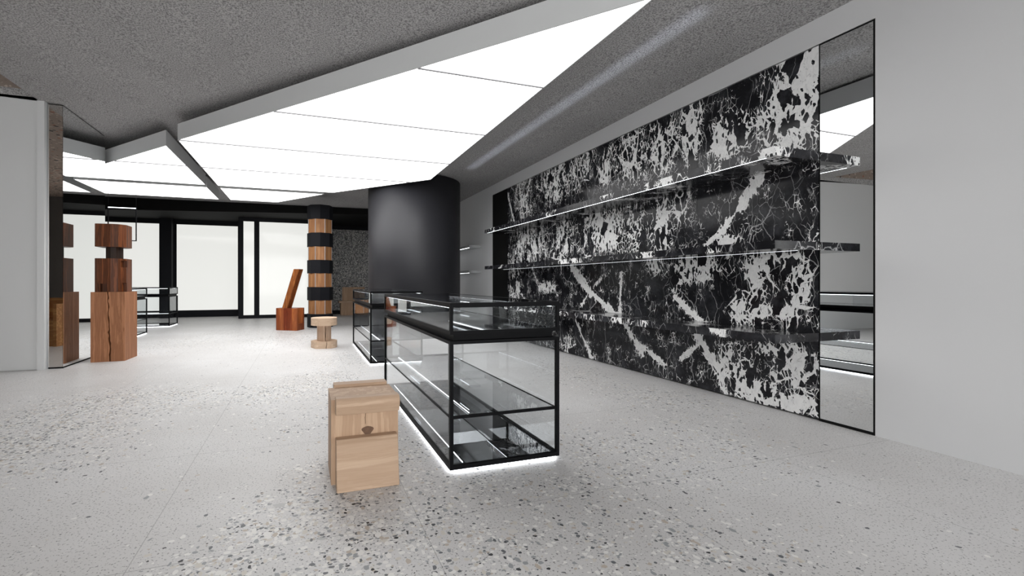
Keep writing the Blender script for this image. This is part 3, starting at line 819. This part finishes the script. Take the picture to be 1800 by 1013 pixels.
bm = bmesh.new(); prism(bm, ngon(10, 0.098, 0.2), 0.447, 0.602); bevel(bm, 0.006); obj('neck', bm, M['burnt'], t)
chunk('upper_block', 0.305, 0.602, 0.170, [])

# ------------------------------------------------------------------ red chair
t = thing('high_back_chair', 'red cedar chair with a tall leaning back, before the bright doorway', 'chair', (-0.591, 9.897, 0), math.atan2(-0.277, 0.453))
bm = bmesh.new(); prism(bm, [(0.0, 0.03), (0.03, 0.0), (0.50, 0.0), (0.53, 0.03), (0.53, 0.31), (0.50, 0.34), (0.03, 0.34), (0.0, 0.31)], 0, 0.487); bevel(bm, 0.006)
o = obj('seat_block', bm, M['red'], None)
cb = bmesh.new(); box(cb, 0.47, 0.6, 0.06, 0.255, 0.145, 0.6); cut(o, cb); o.parent = t
bm = bmesh.new(); vs = box(bm, 0.0, 0.125, 0.07, 0.25, 0.0, 0.862)
for v in bm.verts:
    k = v.co.z / 0.862; v.co.x += 0.125 + 0.29 * k; v.co.z += 0.485
bevel(bm, 0.005)
obj('backrest', bm, M['red_back'], t)

# ------------------------------------------------------------------ banded totem column
t = thing('banded_totem', 'tall totem pole of knotty pine with black octagonal bands', 'totem', (0.385, 10.35, 0), -YAW + R(90) * 0)
zs = [0, 0.32, 0.635, 0.946, 1.265, 1.576, 1.887, 2.209, 2.528, 2.858]
fa = math.atan2(-10.35, -0.385) + YAW         # towards the camera, in local axes
for i in range(9):
    z0, z1 = zs[i], zs[i + 1]
    if i % 2 == 0:
        bm = bmesh.new(); prism(bm, ngon(8, 0.297, fa), z0, z1); bevel(bm, 0.004)
        obj('black_band', bm, M['black_matte'], t)
    else:
        bm = bmesh.new(); prism(bm, ngon(8, 0.288, fa + R(22.5)), z0, z1)
        o = obj('pine_section', bm, M['pine'], t)
        for q in range(8):
            a = fa + R(22.5) + q * R(45); x, y = 0.283 * math.cos(a), 0.283 * math.sin(a)
            bm = bmesh.new(); prism(bm, ngon(6, 0.011, a, x, y), z0 + 0.0005, z1 - 0.0005)
            obj('corner_strip', bm, M['strip'], o)

# ------------------------------------------------------------------ bench-chair by the aggregate wall
t = thing('block_bench', 'low wooden bench with a back panel before the speckled grey wall', 'bench', (1.55, 13.9, 0))
bxo('seat', (-0.46, 0.55, -0.22, 0.22, 0.40, 0.455), M['oak_x'], t, 0.004)
bxo('leg', (-0.40, -0.02, -0.18, 0.18, 0.0, 0.40), M['oak'], t, 0.004)
bxo('leg', (0.12, 0.50, -0.18, 0.18, 0.0, 0.40), M['oak'], t, 0.004)
bxo('backrest', (-0.33, 0.40, 0.14, 0.20, 0.455, 0.90), M['oak'], t, 0.004)

# ------------------------------------------------------------------ small shelves on the far white wall
for z, lab in ((1.815, 'upper short pale shelf on the white wall beside the black column'), (1.261, 'lower short pale shelf on the white wall beside the black column')):
    s = thing('wall_shelf', lab, 'shelf', (0, 0, z), group='pale shelves beside the column')
    bxo('board', (3.457, XW - 0.001, 8.561, 11.2, 0, 0.056), M['steel'], s, 0.002)
    bxo('led_strip', (3.475, 3.487, 8.60, 11.15, -0.004, 0.0), M['led'], s)

# ------------------------------------------------------------------ armchair seen only in the mirror pillar
t = thing('box_armchair', 'golden wooden box armchair reflected in the mirrored pillar', 'armchair', (-4.1, 3.7, 0), R(20))
bxo('seat_block', (-0.3, 0.3, -0.28, 0.28, 0.0, 0.42), M['chair_wood'], t, 0.004)
bxo('armrest', (-0.36, -0.30, -0.30, 0.30, 0.0, 0.70), M['chair_wood'], t, 0.004)
bxo('armrest', (0.30, 0.36, -0.30, 0.30, 0.0, 0.70), M['chair_wood'], t, 0.004)
bxo('backrest', (-0.30, 0.30, -0.30, -0.24, 0.42, 0.78), M['chair_wood'], t, 0.004)
